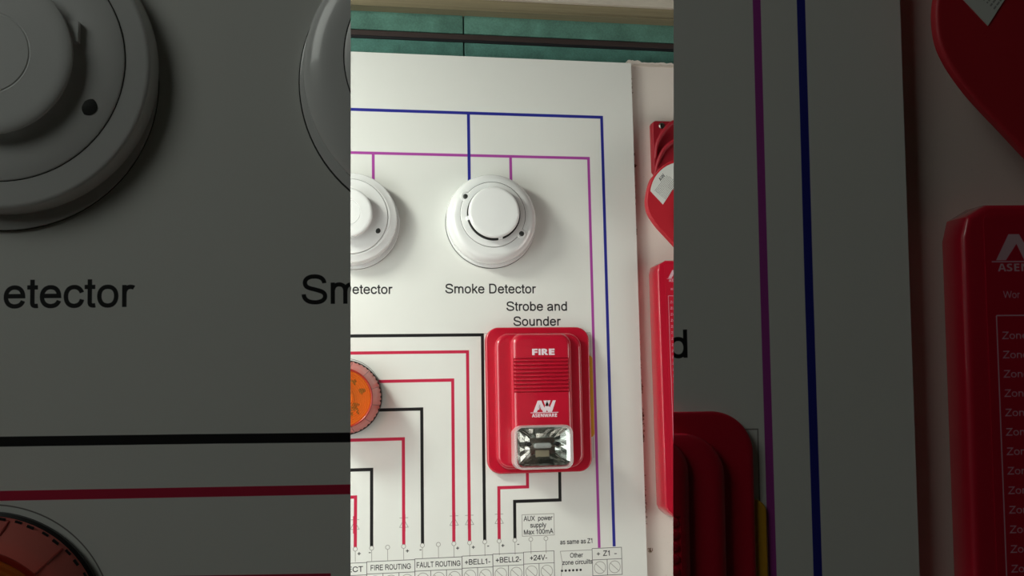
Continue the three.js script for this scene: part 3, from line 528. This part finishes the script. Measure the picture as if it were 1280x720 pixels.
function zonePanel(frame, label, k, dx, dy, dep) {
  const t = thing('zone_panel', label, 'panel', frame, [242 + dx, -114 + dy, -9], 'red zone panels below the sirens');
  const s = new THREE.Shape(); const x0 = 162 + dx, x1 = 322 + dx, y1 = 28.6 + dy, y0 = -256 + dy;
  s.moveTo(x0, y0 + 12); s.lineTo(x0 + 2.4, y0 + 6.4); s.lineTo(x0 + 9.6, y0); s.lineTo(x1 - 9.6, y0); s.lineTo(x1 - 2.4, y0 + 6.4); s.lineTo(x1, y0 + 12);
  s.lineTo(x1, y1 - 12); s.lineTo(x1 - 2.4, y1 - 4.4); s.lineTo(x1 - 9.6, y1); s.lineTo(x0 + 9.6, y1); s.lineTo(x0 + 2, y1 - 4.4); s.lineTo(x0, y1 - 12);
  part('enclosure', extrude(s, -9, dep, 2.2, 2.2, 4), M.red, t);
  const p = press(x0 + 8, y0 + 4, x1 - 8, y1 - 4, 5, '#c31230'), ink = '#dcb4c0';
  const ex = x0 + 12, eb = y1 - 20.2, ew = 25, eh = 9.4;
  const Q = (pts) => p.poly(ink, pts.map(([u, v]) => [ex + u * ew, eb + v * eh]));
  Q([[0, 0], [0.15, 0], [0.315, 0.62], [0.42, 0], [0.57, 0], [0.36, 1], [0.2, 1]]); Q([[0.45, 1], [0.61, 1], [0.79, 0], [0.64, 0]]); Q([[0.62, 1], [0.77, 1], [0.56, 0], [0.42, 0]]); Q([[0.64, 0], [0.82, 0], [1, 1], [0.87, 1]]);
  p.run(ink, 0.5, [ex - 1.6, eb - 0.5], [ex + ew + 2, eb - 0.5]); p.bold('ASENWARE', ex + 0.6, ex + ew + 1, eb - 4, 2.9, ink);
  p.text('Wor', ex + 2.4, ex + 8.4, eb - 13.6, 2.6, ink);
  p.run(ink, 0.5, [x0 + 11.4, y1 - 40], [x1 - 12, y1 - 40], [x1 - 12, y0 + 26], [x0 + 11.4, y0 + 26], [x0 + 11.4, y1 - 40]);
  for (let i = 0; i < 22; i++) p.text('Zone', x0 + 13.4, x0 + 22.6, y1 - 48.4 - i * 6.85, 2.6, ink);
  part('printed_front', uvPlanar(plate(x1 - x0 - 16, y1 - y0 - 8, 2, (x0 + x1) / 2, (y0 + y1) / 2, dep - 0.5, dep + 0.3, 0), x0 + 8, y0 + 4, x1 - x0 - 16, y1 - y0 - 8), phy({ map: p.done(), roughness: 0.36, clearcoat: 0.25, clearcoatRoughness: 0.2 }), t, 'front plate with pale print');
}
zonePanel(FAR, 'lit tall red zone panel below the lit red siren', 1, 0.2, 0, 25);
zonePanel(NEAR, 'dim dark red zone panel with faint print at the far right', 0.45, -0.6, -0.4, 8);

// ------------------------------------------------------------------ lamps: housing, glowing face and the light just in front of it
for (const q of LAMPS) {
  const o = new THREE.Group(); o.name = numbered(q.name); scene.add(o); o.userData = { label: q.label, category: 'lamp' };
  o.position.set(...q.p); const at = new THREE.Vector3(...q.to);
  const m = new THREE.Matrix4().lookAt(o.position, at, new THREE.Vector3(0, 1, 0)); o.quaternion.setFromRotationMatrix(m);   // -z looks at the target
  origins.set(o, [0, 0, 0]);
  part('housing', extrude(rrect((q.w + 0.03) * 1000, (q.h + 0.03) * 1000, 8), 4, 34, 2), M.black, o);
  part('diffuser', extrude(rrect(q.w * 1000, q.h * 1000, 5), 0.5, 6, 0), std({ color: 0xffffff, roughness: 0.6, emissive: q.c, emissiveIntensity: 0.6 }), o);
  const end = q.p[1] > EYE ? R.top : 0, len = Math.abs(end - q.p[1]);      // hung from the ceiling, or standing on the floor
  const rod = new THREE.Mesh(new THREE.CylinderGeometry(0.006, 0.006, len, 12), M.aluminium); rod.name = 'support_rod'; rod.castShadow = true;
  const inv = o.quaternion.clone().invert(); rod.quaternion.copy(inv); rod.position.copy(new THREE.Vector3(0, (end - q.p[1]) / 2, 0).applyQuaternion(inv)).add(new THREE.Vector3(0, 0, 0.02)); o.add(rod);
  const l = new THREE.RectAreaLight(q.c, q.L, q.w, q.h); l.name = 'light'; o.add(l); l.position.set(0, 0, -0.002);
}

renderer.render(scene, camera);
